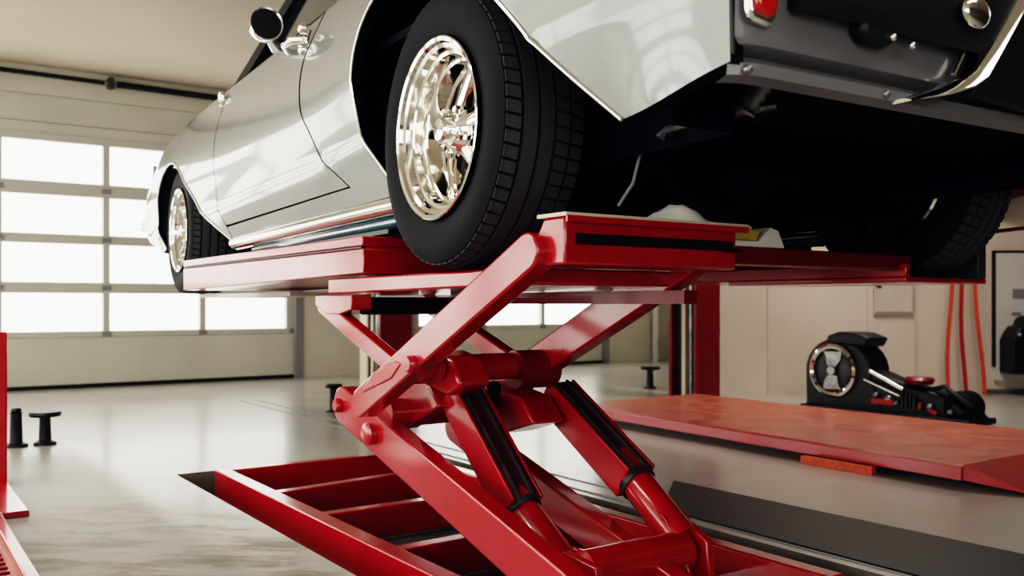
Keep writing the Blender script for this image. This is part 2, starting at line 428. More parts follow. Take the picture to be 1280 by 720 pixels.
# hose reel and hanging cable high on the right wall
def woff(px_, py_, d=WD): return vw((px_ - 640) / 1150 * d, d, CH + (380 - py_) / 1150 * d)
o_ = woff(1262, 205)
hr = thing('hose_reel', 'dark maroon hose reel high on the right wall behind the car tail', 'hose reel', o_)
b = MB(); cc = Vector(woff(1264, 200, 6.5)); ax = Vector((S, C, 0)); sd = Vector((C, -S, 0))
out = [cc + sd * .27 * math.cos(2 * PI * i / 32) + Vector((0, 0, .27 * math.sin(2 * PI * i / 32))) for i in range(32)]
b.prism(out, ax * .22); obj('drum', b, 'maroon', hr, o_, bevel=.02)
b = MB(); out = [cc + sd * .09 * math.cos(2 * PI * i / 20) + Vector((0, 0, .09 * math.sin(2 * PI * i / 20))) - ax * .03 for i in range(20)]
b.prism(out, ax * .05); obj('hub', b, 'black', hr, o_)
o_ = woff(1215, 262)
cbk = MB()
for k in range(4):
    c0 = Vector(woff(1213 + k * 4, 262 + k * 2, WD - .03))
    cbk.tube([c0 + sd * (.12 + .01 * k) * math.cos(t / 14 * 2 * PI) + Vector((0, 0, .07 * math.sin(t / 14 * 2 * PI + .5 * k))) - ax * .01 * k for t in range(15)], .006, 8)
tag(obj('coiled_cable', cbk, 'grey', None), 'grey cable coiled on the right wall above the far runway end', 'cable')

# three straps hanging on the wall
for k, (xa, ya, xb, yb, m, lab) in enumerate(((1190, 300, 1185, 489, 'orange', 'leftmost of three straps hanging on the right wall, pale orange'),
                                              (1200, 300, 1206, 490, 'redweb', 'middle of three straps hanging on the right wall, deep red'),
                                              (1216, 290, 1229, 493, 'orange', 'rightmost of three straps hanging on the right wall, bright orange'))):
    p0, p1 = Vector(woff(xa, ya, 6.6)), Vector(woff(xb, yb, 6.6)); st = MB()
    for i in range(8):
        q0, q1 = p0.lerp(p1, i / 8), p0.lerp(p1, (i + 1) / 8)
        q0 = q0 + sd * .012 * math.sin(i * .8 + k); q1 = q1 + sd * .012 * math.sin((i + 1) * .8 + k)
        st.bar(q0, q1, sd, .028, .006)
    r_ = thing('hanging_strap', lab, 'strap', p0, group='straps hanging on the right wall')
    obj('webbing', st, m, r_, p0)
    obj('hook', MB().cyl(p0, p0 + ax * .15, .008), 'darksteel', r_, p0)

# pipe on the back wall beside the right garage door
dp = MB(); dp.cyl((7.45, YB - .06, .0), (7.45, YB - .06, 2.4), .04)
tag(obj('wall_pipe', dp, 'board', None), 'white vertical pipe on the back wall behind the right red post', 'pipe')

# floor joints (thin steel edge strips)
fj = MB(); fj.box(2.055, 2.065, .2, 6.2, .0, .003); struct('trim_4', fj, 'grey')
fj = MB(); fj.box(2.16, 2.167, 2.45, 6.2, .0, .003); struct('trim_5', fj, 'grey')
mt = MB().prism([(2.07, .2, 0), (2.50, .2, 0), (2.44, 2.46, 0), (2.07, 2.14, 0)], (0, 0, .006))
tag(obj('checker_plate_mat', mt, 'tread', None), 'black checker plate mat on the floor right of the lift pit', 'mat')

# ------------------------------------------------------------------ background two-post lift
def post(label, x0, x1, y0, y1, h):
    r_ = thing('lift_post', label, 'lift post', ((x0 + x1) / 2, (y0 + y1) / 2, 0), group='red lift posts standing behind the car')
    o_ = r_.location.copy(); b = MB(); t = .035
    b.box(x0 + .05, x1, y0, y1, .012, h)                       # back web
    b.box(x0, x0 + .05, y0, y0 + t, .012, h); b.box(x0, x0 + .05, y1 - t, y1, .012, h)
    obj('column', b, 'red_dark', r_, o_, bevel=.006)
    n = y1 - y0
    obj('slot_lining', MB().box(x0 + .042, x0 + .052, y0 + t, y1 - t, .012, h), 'black', r_, o_)
    g = MB(); g.box(x0 + .005, x0 + .045, y0 + n * .42, y0 + n * .54, .012, h); obj('guide_rail', g, 'cream', r_, o_)
    g = MB(); g.box(x0 + .012, x0 + .045, y0 + n * .22, y0 + n * .30, .012, h); obj('guide_rail', g, 'steel', r_, o_)
    obj('base_plate', MB().box(x0 - .03, x1 + .03, y0 - .03, y1 + .03, 0, .012), 'black', r_, o_)
    return r_
post('red lift post with black slot behind the low red runway', 4.56, 4.79, 4.38, 4.65, 2.3)
pl = post('red lift post standing behind the left side of the scissor lift', 2.96, 3.22, 5.9, 6.2, 2.3)
obj('side_cover', MB().box(2.945, 2.96, 6.08, 6.2, .012, 2.3), 'cream', pl, pl.location)

# low runway on the ground
rw = thing('lift_runway', 'long red runway lowered to the floor in front of the right wall', 'lift runway', (3.85, 2.9, 0)); o_ = rw.location.copy()
b = MB(); b.prism([(3.33, 4.0, .03), (3.20, 1.78, .03), (4.36, 1.78, .03), (4.36, 4.2, .03), (3.62, 4.2, .03)], (0, 0, .052))
obj('deck', b, 'red_old', rw, o_, bevel=.006)
b = MB(); b.add([(3.20, 1.78, .03), (4.36, 1.78, .03), (4.36, 1.78, .085), (3.20, 1.78, .085), (3.24, 1.55, .01), (4.36, 1.55, .01)], [(0, 1, 2, 3), (0, 3, 4), (1, 5, 2), (3, 2, 5, 4), (0, 4, 5, 1)])
obj('end_ramp', b, 'red', rw, o_)
b = MB(); b.prism([(3.318, 4.0, .028), (3.188, 1.78, .028), (3.20, 1.78, .028), (3.33, 4.0, .028)], (0, 0, .05)); obj('side_rail', b, 'red', rw, o_, bevel=.003)
b = MB(); b.box(3.36, 4.3, 1.9, 4.0, 0.0, .03); obj('under_frame', b, 'black', rw, o_)
obj('stop_flap', MB().box(3.16, 3.19, 2.12, 2.45, .0, .03), 'orange', rw, o_)

# stubby pads
def pad(label, x, y, h, rtop, grp='black lifting pads around the floor'):
    r_ = thing('lifting_pad', label, 'lifting pad', (x, y, 0), group=grp); o_ = r_.location.copy()
    obj('stem', MB().lathe([(.0, .001), (0, .05), (.012, .05), (.022, .028), (h - .03, .024), (h - .02, .03), (h - .018, .001)], (x, y, 0), 'z', 20), 'black', r_, o_)
    obj('top_plate', MB().lathe([(h - .022, .001), (h - .022, rtop), (h - .012, rtop + .006), (h, rtop), (h, .001)], (x, y, 0), 'z', 24), 'black', r_, o_)
pad('black T-shaped lifting pad on the floor at the far left', .665, 4.80, .155, .066)
pad('slim black lifting pin on the floor beside the T-shaped pad', .545, 4.80, .18, .018)
pad('small black lifting pad on the floor left of the red post', 5.0, 5.3, .17, .075)
pad('small black lifting pad on the floor behind the scissor arm end', 2.32, 5.25, .17, .05)

# another lift at the left edge
lf = thing('left_lift_runway', 'red treaded lift runway with short post at the left edge', 'lift runway', (.1, 3.0, 0)); o_ = lf.location.copy()
obj('deck', MB().box(-.2, .30, 1.6, 3.25, .0, .035), 'red_old', lf, o_, bevel=.005)
b = MB()
for i in range(36): b.box(-.18, .26, 1.65 + i * .044, 1.665 + i * .044, .033, .045)
obj('tread_bars', b, 'red_dark', lf, o_)
obj('edge_rail', MB().box(.275, .305, 1.6, 3.3, 0, .06), 'red', lf, o_, bevel=.004)
obj('short_post', MB().box(.26, .398, 3.75, 3.9, 0, .56), 'red', lf, o_, bevel=.006)
obj('foot', MB().box(.2, .40, 3.2, 3.95, 0, .02), 'red', lf, o_, bevel=.004)

# ------------------------------------------------------------------ scissor lift
LO = Vector((1.5, 2.4, PZ))
lift = thing('scissor_lift', 'red hydraulic scissor lift holding up the silver car over a floor pit', 'scissor lift', LO)
def lp(name, mb, m='red', parent=None, **k): return obj(name, mb, m, parent or lift, LO, **k)
# base frame
b = MB(); zt, zb_ = .012, PZ
base = lp('base_frame', MB().box(1.10, 1.155, 1.36, 3.63, zb_, zt).box(1.865, 1.92, 1.36, 3.63, zb_, zt).box(1.155, 1.865, 3.575, 3.63, zb_, zt).box(1.155, 1.865, 1.36, 1.41, zb_, -.03), bevel=.005)
for (ya, yb) in ((3.20, 3.30), (2.79, 2.80), (2.28, 2.31)):
    lp('cross_beam', MB().hexa([(1.155, ya - .05, zb_ + .01), (1.865, yb - .05, zb_ + .01), (1.865, yb, zb_ + .01), (1.155, ya, zb_ + .01),
                                (1.155, ya - .05, -.01), (1.865, yb - .05, -.01), (1.865, yb, -.01), (1.155, ya, -.01)]), parent=base, bevel=.004)
lp('floor_plate', MB().box(1.17, 1.8, 3.32, 3.56, zb_, zb_ + .012), 'pit', base)
# lower arms
def pin(x, y, z, r, x0, parent, m='red', name='pivot_pin'):
    return lp(name, MB().lathe([(0, .001), (0, r * .75), (.006, r), (x - x0, r)], (x0, y, z), 'x', 20), m, parent)
L1 = lp('lower_arm', MB().arm((1.12, 1.42, .09), (1.12, 2.43, .372), .05, .105), bevel=.005)
pin(1.1, 2.43, .372, .02, 1.075, L1); pin(1.1, 2.225, .315, .03, 1.07, L1); pin(1.1, 1.42, .09, .035, 1.07, L1)
L2 = lp('lower_arm', MB().arm((1.41, 1.42, .045), (1.41, 2.30, .30), .05, .085), bevel=.005)
L3 = lp('lower_arm', MB().arm((1.52, 2.32, -.05), (1.52, 1.7, .0), .04, .06), 'red_dark', bevel=.005)
# upper arms
U2 = lp('upper_arm', MB().arm((1.05, 1.43, .760), (1.05, 2.17, .405), .05, .075), bevel=.005)
U2b = lp('upper_arm', MB().arm((1.47, 1.44, .755), (1.47, 2.16, .42), .05, .085), bevel=.005)
U1 = lp('upper_arm', MB().arm((1.05, 2.43, .655), (1.05, 1.97, .497), .035, .045), bevel=.004)
U1b = lp('upper_arm', MB().arm((1.42, 2.50, .665), (1.42, 2.0, .49), .04, .05), bevel=.004)
lp('arm_gusset', MB().prism([(1.022, 2.08, .49), (1.022, 2.15, .43), (1.022, 1.98, .48), (1.022, 1.93, .52), (1.022, 1.96, .525)], (.03, 0, 0)), parent=U1, bevel=.004)
pin(1.04, 1.87, .522, .02, 1.005, U2); pin(1.5, 1.5, .735, .03, 1.44, U2b)
lp('upper_bracket', MB().prism([(1.03, 2.22, .684), (1.03, 2.22, .645), (1.03, 2.30, .632), (1.03, 2.38, .632), (1.03, 2.46, .655), (1.03, 2.46, .684)], (.06, 0, 0)), parent=U1, bevel=.003)
# central hub group
hub = lp('center_shaft', MB().cyl((1.06, 1.96, .50), (1.50, 1.96, .50), .034), bevel=0)
b = MB()
b.lathe([(0, .001), (0, .036), (.02, .036), (.02, .028), (.035, .028), (.035, .036), (.055, .036), (.055, .001)], (1.07, 1.93, .51), 'x', 12)
lp('hub_nut', b, 'red', hub)
b = MB()
b.prism([(1.13, 1.96, .545), (1.13, 1.88, .53), (1.13, 1.84, .47), (1.13, 1.90, .44), (1.13, 2.02, .46), (1.13, 2.04, .50)], (.09, 0, 0))
lp('hub_block', b, 'red', hub, bevel=.008)
b = MB().lathe([(0, .001), (0, .05), (.12, .05), (.12, .001)], (1.36, 1.95, .49), 'x', 24); lp('hub_collar', b, 'red_dark', hub)
lower_sh = lp('middle_shaft', MB().cyl((1.12, 2.20, .37), (1.47, 2.20, .37), .04))
b = MB(); b.prism([(1.18, 2.30, .42), (1.18, 2.10, .47), (1.18, 2.02, .40), (1.18, 2.22, .32)], (.05, 0, 0)); b.prism([(1.36, 2.24, .36), (1.36, 2.10, .45), (1.36, 1.92, .42), (1.36, 1.86, .36), (1.36, 2.0, .32)], (.10, 0, 0))
lp('shaft_bracket', b, 'red', lower_sh, bevel=.006)
b = MB(); b.prism([(1.235, 2.25, .40), (1.235, 2.10, .465), (1.235, 2.05, .41), (1.235, 2.2, .345)], (.03, 0, 0)); lp('shaft_bracket', b, 'red_dark', lower_sh, bevel=.006)
lp('hydraulic_hose', MB().tube([(1.3, 1.95, .45), (1.33, 2.0, .40), (1.37, 2.08, .41), (1.4, 2.15, .38)], .018), 'black', lower_sh)
# hydraulic cylinders
def cylinder(x, top, mid, bot):
    top, mid, bot = Vector((x, *top)), Vector((x, *mid)), Vector((x, *bot))
    d = (bot - top).normalized(); up = Vector((1, 0, 0)).cross(d).normalized()
    if up.z < 0: up = -up
    rod = lp('hydraulic_cylinder', MB().tube([mid - d * .08, mid + d * .005, mid + d * .01, bot], [.040, .040, .042, .042], 24))
    cv = MB()
    for sx in (-1, 1): cv.bar(top + Vector((sx * .040, 0, 0)), mid + Vector((sx * .040, 0, 0)), (1, 0, 0), .008, .085)
    cv.bar(top - up * .04, mid - up * .04, (1, 0, 0), .084, .008)
    lp('cylinder_cover', cv, 'red', rod, bevel=.002)
    sl = MB(); sl.bar(top + up * .022, mid + up * .022, (1, 0, 0), .070, .03); lp('cover_slot', sl, 'maroon', rod)
    rl = MB()
    for sx in (-.022, .018): rl.bar(top + up * .04 + Vector((sx, 0, 0)), mid + up * .04 + Vector((sx, 0, 0)), (1, 0, 0), .006, .008)
    lp('slot_rail', rl, 'steel', rod)
    cl = MB(); cl.tube([mid - d * .004, mid + d * .014], .047, 24); lp('cylinder_collar', cl, 'darksteel', rod)
    ft = MB(); ft.arm(bot - d * .05 + Vector((-.03, 0, 0)), (x - .03, 1.48, .06), .012, .07); ft.arm(bot - d * .05 + Vector((.03, 0, 0)), (x + .03, 1.48, .06), .012, .07)
    lp('clevis', ft, 'red', rod, bevel=.003)
cylinder(1.25, (2.03, .43), (1.76, .18), (1.56, .055)); cylinder(1.515, (1.97, .42), (1.655, .232), (1.50, .12))
tb = lp('foot_tube', MB().lathe([(0, .001), (0, .036), (.01, .045), (.30, .045), (.31, .036), (.31, .001)], (1.21, 1.495, .10), 'x', 28))
lp('foot_bracket', MB().prism([(1.53, 1.42, -.03), (1.53, 1.44, .13), (1.53, 1.50, .16), (1.53, 1.58, .04), (1.53, 1.58, -.03)], (.02, 0, 0)), parent=tb, bevel=.003)
lp('foot_bracket', MB().prism([(1.19, 1.40, -.03), (1.19, 1.42, .13), (1.19, 1.53, .14), (1.19, 1.58, -.03)], (.02, 0, 0)), parent=tb, bevel=.003)
lp('foot_plate', MB().box(1.155, 1.865, 1.40, 1.62, -.06, -.03), parent=base)
# left platform
pf = lp('platform', MB().hexa([(1.05, 2.19, .74), (1.53, 2.19, .74), (1.53, 3.88, .716), (1.05, 3.88, .716), (1.05, 2.19, .805), (1.53, 2.19, .805), (1.53, 3.88, .805), (1.05, 3.88, .805)]).box(1.06, 1.52, 2.2, 3.87, .803, .812).box(1.05, 1.53, 2.195, 3.88, .812, .838), bevel=.003)
lp('platform_gap', MB().box(1.049, 1.06, 2.2, 3.87, .806, .811), 'black', pf)
lp('wheel_plate', MB().hexa([(1.06, 1.47, .698), (1.50, 1.47, .698), (1.50, 2.44, .688), (1.06, 2.44, .688), (1.06, 1.47, .732), (1.50, 1.47, .732), (1.50, 2.44, .732), (1.06, 2.44, .732)]), parent=pf, bevel=.005)
b = MB(); b.prism([(1.05, 1.34, .733), (1.05, 1.34, .823), (1.05, 1.405, .823), (1.05, 1.47, .733)], (.465, 0, 0)); rb = lp('end_stop', b, parent=pf, bevel=.005)
lp('stop_slot', MB().box(1.075, 1.5, 1.336, 1.345, .772, .792), 'black', rb)
lp('stop_slot', MB().prism([(1.40, 1.338, .775), (1.515, 1.338, .768), (1.515, 1.338, .774), (1.40, 1.338, .792)], (0, -.012, 0)), 'black', rb)
lp('run_off_flap', MB().prism([(1.045, 1.33, .823), (1.54, 1.33, .823), (1.60, 1.37, .823), (1.54, 1.44, .823), (1.045, 1.42, .823)], (0, 0, .007)), 'cream', rb)  # cream colour stands in for light on the platform's top edge
lp('flap_edge', MB().box(1.047, 1.54, 1.328, 1.333, .812, .824), 'red', rb)
lp('guide_rail', MB().box(1.44, 1.48, 1.42, 2.4, .66, .69), 'red_dark', pf)
lp('roller_shaft', MB().lathe([(0, .001), (0, .024), (.30, .024), (.30, .045), (.36, .045), (.36, .024), (.42, .024), (.42, .001)], (1.08, 2.26, .655), 'x', 20), 'black', pf)
lp('front_wheel_plate', MB().box(1.36, 1.72, 3.5, 4.72, .692, .708), 'white', pf)
# yoke between platforms and the right platform
yk = lp('cross_yoke', MB().box(1.5, 2.46, 1.52, 1.60, .757, .80), 'red_dark', bevel=.004)
lp('cross_yoke', MB().box(1.52, 2.46, 3.0, 3.1, .75, .80), 'red_dark', bevel=.004)
pr = lp('platform', MB().box(2.42, 2.83, 2.15, 3.88, .735, .84), 'red', bevel=.003)
lp('wheel_plate', MB().box(2.40, 2.83, 1.5, 2.16, .722, .737), 'red', pr, bevel=.003)
lp('side_rail', MB().box(2.40, 2.42, 1.5, 3.88, .737, .775), 'red', pr, bevel=.003)
lp('front_wheel_plate', MB().box(2.45, 3.1, 3.88, 4.9, .692, .708), 'red_dark', pr)
rr_ = lp('side_rail', MB().box(2.785, 2.83, 1.5, 2.16, .737, .845), 'darksteel', pr, bevel=.004)  # dark colours of this rail and its flap stand in for shade
lp('rail_slot', MB().box(2.781, 2.786, 1.56, 1.95, .795, .803), 'grey', rr_)
lp('run_off_flap', MB().hexa([(2.79, 1.95, .846), (2.83, 1.95, .846), (2.86, 1.38, .885), (2.83, 1.38, .885), (2.79, 1.95, .862), (2.83, 1.95, .862), (2.86, 1.38, .893), (2.83, 1.38, .893)]), 'red_dark', rr_)

# things lying on the platforms
o_ = Vector((1.4, 1.39, .831))
b = MB(); n = 12
for i in range(n + 1):
    for j in range(7):
        u, v = i / n, j / 6
        z = .8312 + (.034 * math.exp(-((u - .42) / .24) ** 2) + .006 * math.sin(u * 17 + v * 4) ** 2) * math.sin(PI * v) ** .6 * min(1, 6 * u, 6 * (1 - u))
        b.v.append((1.285 + .22 * u, 1.345 + .07 * v + .008 * math.sin(u * 9), z))
for i in range(n):
    for j in range(6): b.f.append((i * 7 + j, (i + 1) * 7 + j, (i + 1) * 7 + j + 1, i * 7 + j + 1))
tag(obj('shop_rag', b, 'white', None, (1.4, 1.39, .831), smooth=80), 'white rag crumpled on the rear end of the left lift platform', 'rag').location = (1.4, 1.39, .831)
o_ = Vector((1.82, 1.56, .80))
b = MB().prism([(1.62, 1.52, .801), (1.90, 1.52, .801), (1.875, 1.52, .845), (1.845, 1.52, .852), (1.80, 1.52, .815), (1.62, 1.52, .815)], (0, .08, 0))
tag(obj('wheel_chock', b, 'white', None, o_, bevel=.003), 'white plastic wheel chock on the cross beam between both platforms', 'wheel chock').location = o_
b = MB().prism([(1.63, 1.525, .816), (1.80, 1.525, .816), (1.815, 1.525, .842), (1.66, 1.525, .852)], (0, .07, 0))
tag(obj('rubber_block', b, 'yellow', None, o_, bevel=.004), 'olive yellow rubber block resting on the white wheel chock', 'block').location = o_

# ------------------------------------------------------------------ motorcycle parts on the floor by the wall
mo = thing('motorcycle', 'black partly dismantled motorcycle lying low on the floor by the right wall', 'motorcycle', (4.95, 3.25, 0), R(-90))
b = MB()
out = [(-.50, .0)] + [(-.27 + .235 * math.cos(R(a)), .25 + .2 * math.sin(R(a))) for a in range(185, -20, -15)] + [(.0, .14), (.05, .0)]
b.prism([(x, -.06, z) for x, z in out], (0, .2, 0)); obj('rear_fender', b, 'black', mo, bevel=.015)
wl_ = obj('wheel', MB().lathe([(-.085, .135), (-.095, .15), (-.085, .165), (-.06, .165), (-.06, .135)], (-.29, 0, .25), 'y', 36, True), 'chrome', mo)
b = MB()
for k in range(2):  # two lobes shaped after the reflection in the wheel disc
    a = R(90 + 180 * k); b.prism([(-.29 + r_ * math.cos(a + t), -.082, .25 + r_ * math.sin(a + t)) for r_, t in ((.03, -.9), (.09, -.75), (.138, -.5), (.138, .55), (.10, .5), (.05, .9))], (0, .012, 0))
b.cyl((-.29, -.095, .25), (-.29, -.06, .25), .03); obj('spokes', b, 'steel', wl_, bevel=.004)
obj('brake_disc', MB().lathe([(-.07, .001), (-.066, .06), (-.072, .11), (-.06, .135)], (-.29, 0, .25), 'y', 36), 'darksteel', wl_)
b = MB().prism([(-.34, -.08, .415), (-.33, -.08, .465), (-.25, -.08, .49), (-.12, -.08, .485), (-.03, -.08, .455), (-.06, -.08, .40), (-.2, -.08, .41)], (0, .2, 0)); obj('seat', b, 'black', mo, bevel=.015)
b = MB().prism([(-.05, -.05, .0), (-.05, -.05, .27), (.1, -.05, .22), (.3, -.05, .17), (.43, -.05, .15), (.55, -.05, .08), (.62, -.05, .0)], (0, .16, 0)); obj('engine_block', b, 'black', mo, bevel=.02)
obj('skid_plate', MB().box(-.5, .6, -.12, .16, 0, .03), 'black', mo, bevel=.006)
obj('fork_tube', MB().cyl((-.02, -.09, .26), (.2, -.10, .17), .012), 'chrome', mo); obj('fork_tube', MB().cyl((-.06, -.09, .21), (.18, -.1, .13), .008), 'chrome', mo)
b = MB().lathe([(0, .001), (0, .07), (.025, .085), (.04, .07), (.04, .001)], (.24, .0, .20), 'z', 20); obj('air_cleaner', b, 'red_dark', mo)
for (x, z, r) in ((.08, .10, .025), (.0, .12, .018), (.34, .08, .02), (.46, .06, .02), (.13, .08, .016)): obj('engine_bolt', MB().ball((x, -.06, z), (r, .02, r)), 'steel', mo)
for q in (((-.02, -.07, .085), (.12, -.07, .085), .03), ((.33, -.065, .07), (.38, -.065, .04), .02), ((.28, -.065, .06), (.285, -.065, .10), .015)): obj('engine_cover', MB().bar(q[0], q[1], (0, 1, 0), .02, q[2]), 'redweb', mo)
b = MB()
for k in range(6): b.box(.12 + k * .025, .128 + k * .025, -.075, .12, .06, .18 - .01 * k)
obj('cooling_fins', b, 'darksteel', mo)
b = MB(); b.tube([(.3, 0, .17), (.42, -.05, .2), (.5, -.08, .16), (.58, -.06, .1)], .014, 10); obj('handlebar', b, 'black', mo)
b = MB(); b.lathe([(-.05, .04), (-.07, .07), (-.05, .09), (.06, .09), (.06, .04)], (.5, 0, .09), 'y', 24, True); obj('front_tire', b, 'rubber', mo)

# ------------------------------------------------------------------ the car
CO = Vector((1.89, 1.72, .74))
car = thing('car', 'silver classic muscle car with chrome wheels raised on the red lift', 'car', CO, R(-4))
def lerp_tab(t, x):
    if x <= t[0][0]: return t[0][1]
    for (a, va), (b, vb) in zip(t, t[1:]):
        if x <= b:
            s = (x - a) / (b - a); s = s * s * (3 - 2 * s); return va + (vb - va) * s
    return t[-1][1]
ZC = [(-.95, .415), (-.45, .40), (.3, .344), (.8, .322), (2., .31), (3.7, .31)]
ZB = [(-.95, .80), (-.3, .85), (.35, .815), (1.0, .79), (2.6, .795), (3.4, .77), (3.96, .70)]
WW = [(-.95, .862), (-.4, .885), (2.9, .885), (3.4, .875), (3.96, .83)]
TOPS = .16
def surf(y, s):
    """body side: height parameter s -> (half width, z)"""
    zc, zb, W = lerp_tab(ZC, y), lerp_tab(ZB, y), lerp_tab(WW, y)
    hip = .022 * math.exp(-((y + .05) / .55) ** 2)
    if s < zc:
        t = (zc - s) / (zc - .15); return W - lerp_tab([(-.93, .012), (-.6, .10), (-.2, .08)], y) * t ** .95, s
    t = (s - zc) / (zb - zc)
    prof = lambda t: W - .006 * math.sin(min(1, t * 3) * PI) + (.012 + hip) * math.sin(PI * min(1, t)) ** 1.2 - .055 * t ** 3.2
    if t <= 1: return prof(t), s
    a = min(1, (s - zb) / TOPS) * PI / 2
    return prof(1) - .16 * (1 - math.cos(a)) - .01 * math.sin(a), zb + .055 * math.sin(a)
def dense(pts, step=.03):
    out = []
    for i, p in enumerate(pts):
        q = pts[(i + 1) % len(pts)]; n = max(1, int(math.hypot(q[0] - p[0], q[1] - p[1]) / step))
        for k in range(n): out.append((p[0] + (q[0] - p[0]) * k / n, p[1] + (q[1] - p[1]) * k / n))
    return out
def spline(pts, n=5):
    out = []
    for i in range(len(pts) - 1):
        p0, p1, p2, p3 = pts[max(i - 1, 0)], pts[i], pts[i + 1], pts[min(i + 2, len(pts) - 1)]
        for k in range(n):
            t = k / n
            out.append(tuple(.5 * (2 * p1[j] + (p2[j] - p0[j]) * t + (2 * p0[j] - 5 * p1[j] + 4 * p2[j] - p3[j]) * t * t + (3 * p1[j] - p0[j] - 3 * p2[j] + p3[j]) * t ** 3) for j in (0, 1)))
    return out + [pts[-1]]
def inside(p, poly):
    r = False; x, y = p
    for i in range(len(poly)):
        (x0, y0), (x1, y1) = poly[i], poly[i - 1]
        if (y0 > y) != (y1 > y) and x < (x1 - x0) * (y - y0) / (y1 - y0) + x0: r = not r
    return r
def panel(name, outline, side, m='silver', step=.028, rim=.025):
    o = dense(outline, step); n = len(o); pts = [Vector(p) for p in o]
    ys = [p[0] for p in o]; ss = [p[1] for p in o]; y = min(ys) + step / 2
    while y < max(ys):
        s = min(ss) + step / 2
        while s < max(ss):
            if inside((y, s), o) and min((a - y) ** 2 + (b - s) ** 2 for a, b in o) > (step * .55) ** 2: pts.append(Vector((y, s)))
            s += step
        y += step
    v2, _, f2, *_ = geometry.delaunay_2d_cdt(pts, [(i, (i + 1) % n) for i in range(n)], [], 1, 1e-5)
    mb = MB()
    for p in v2:
        x, z = surf(p[0], p[1]); mb.v.append((side * x, p[0], z))
    mb.f = [tuple(f_) for f_ in f2]
    # inward rim along the outline
    cnt = {}
    for f_ in mb.f:
        for i in range(len(f_)):
            e = (f_[i], f_[(i + 1) % len(f_)]); k = tuple(sorted(e)); cnt[k] = cnt.get(k, 0) + 1
    rimv = {}; nface = len(mb.f)
    for (a, b_), c_ in list(cnt.items()):
        if c_ == 1:
            for q in (a, b_):
                if q not in rimv:
                    x, yy, z = mb.v[q]; rimv[q] = len(mb.v); mb.v.append((x - side * rim, yy, z - .004))
            mb.f.append((a, b_, rimv[b_], rimv[a]))
    ob = obj(name, mb, m, car, smooth=50); ob.data.materials.append(M['under'])
    for i, p in enumerate(ob.data.polygons):
        if i >= nface: p.material_index = 1
    return ob
TOP = lambda y: lerp_tab(ZB, y) + TOPS
ARCH_R = spline([(.276, .20), (.315, .25), (.385, .352), (.413, .44), (.408, .523), (.365, .616), (.30, .68), (.2, .73), (.05, .752), (-.1, .72), (-.22, .625), (-.333, .5), (-.433, .4), (-.524, .31), (-.607, .232)])
ARCH_F = spline([(3.34, .22), (3.33, .32), (3.28, .47), (3.18, .57), (3.03, .615), (2.86, .605), (2.68, .55), (2.48, .44), (2.2, .29), (1.965, .175)])
DR = spline([(.79, .97), (.815, .85), (.845, .747), (.887, .654), (.862, .514), (.80, .43), (.715, .347), (.64, .29), (.576, .242)])
def top_line(y0, y1, n=20): return [(y0 + (y1 - y0) * i / n, TOP(y0 + (y1 - y0) * i / n)) for i in range(n + 1)]
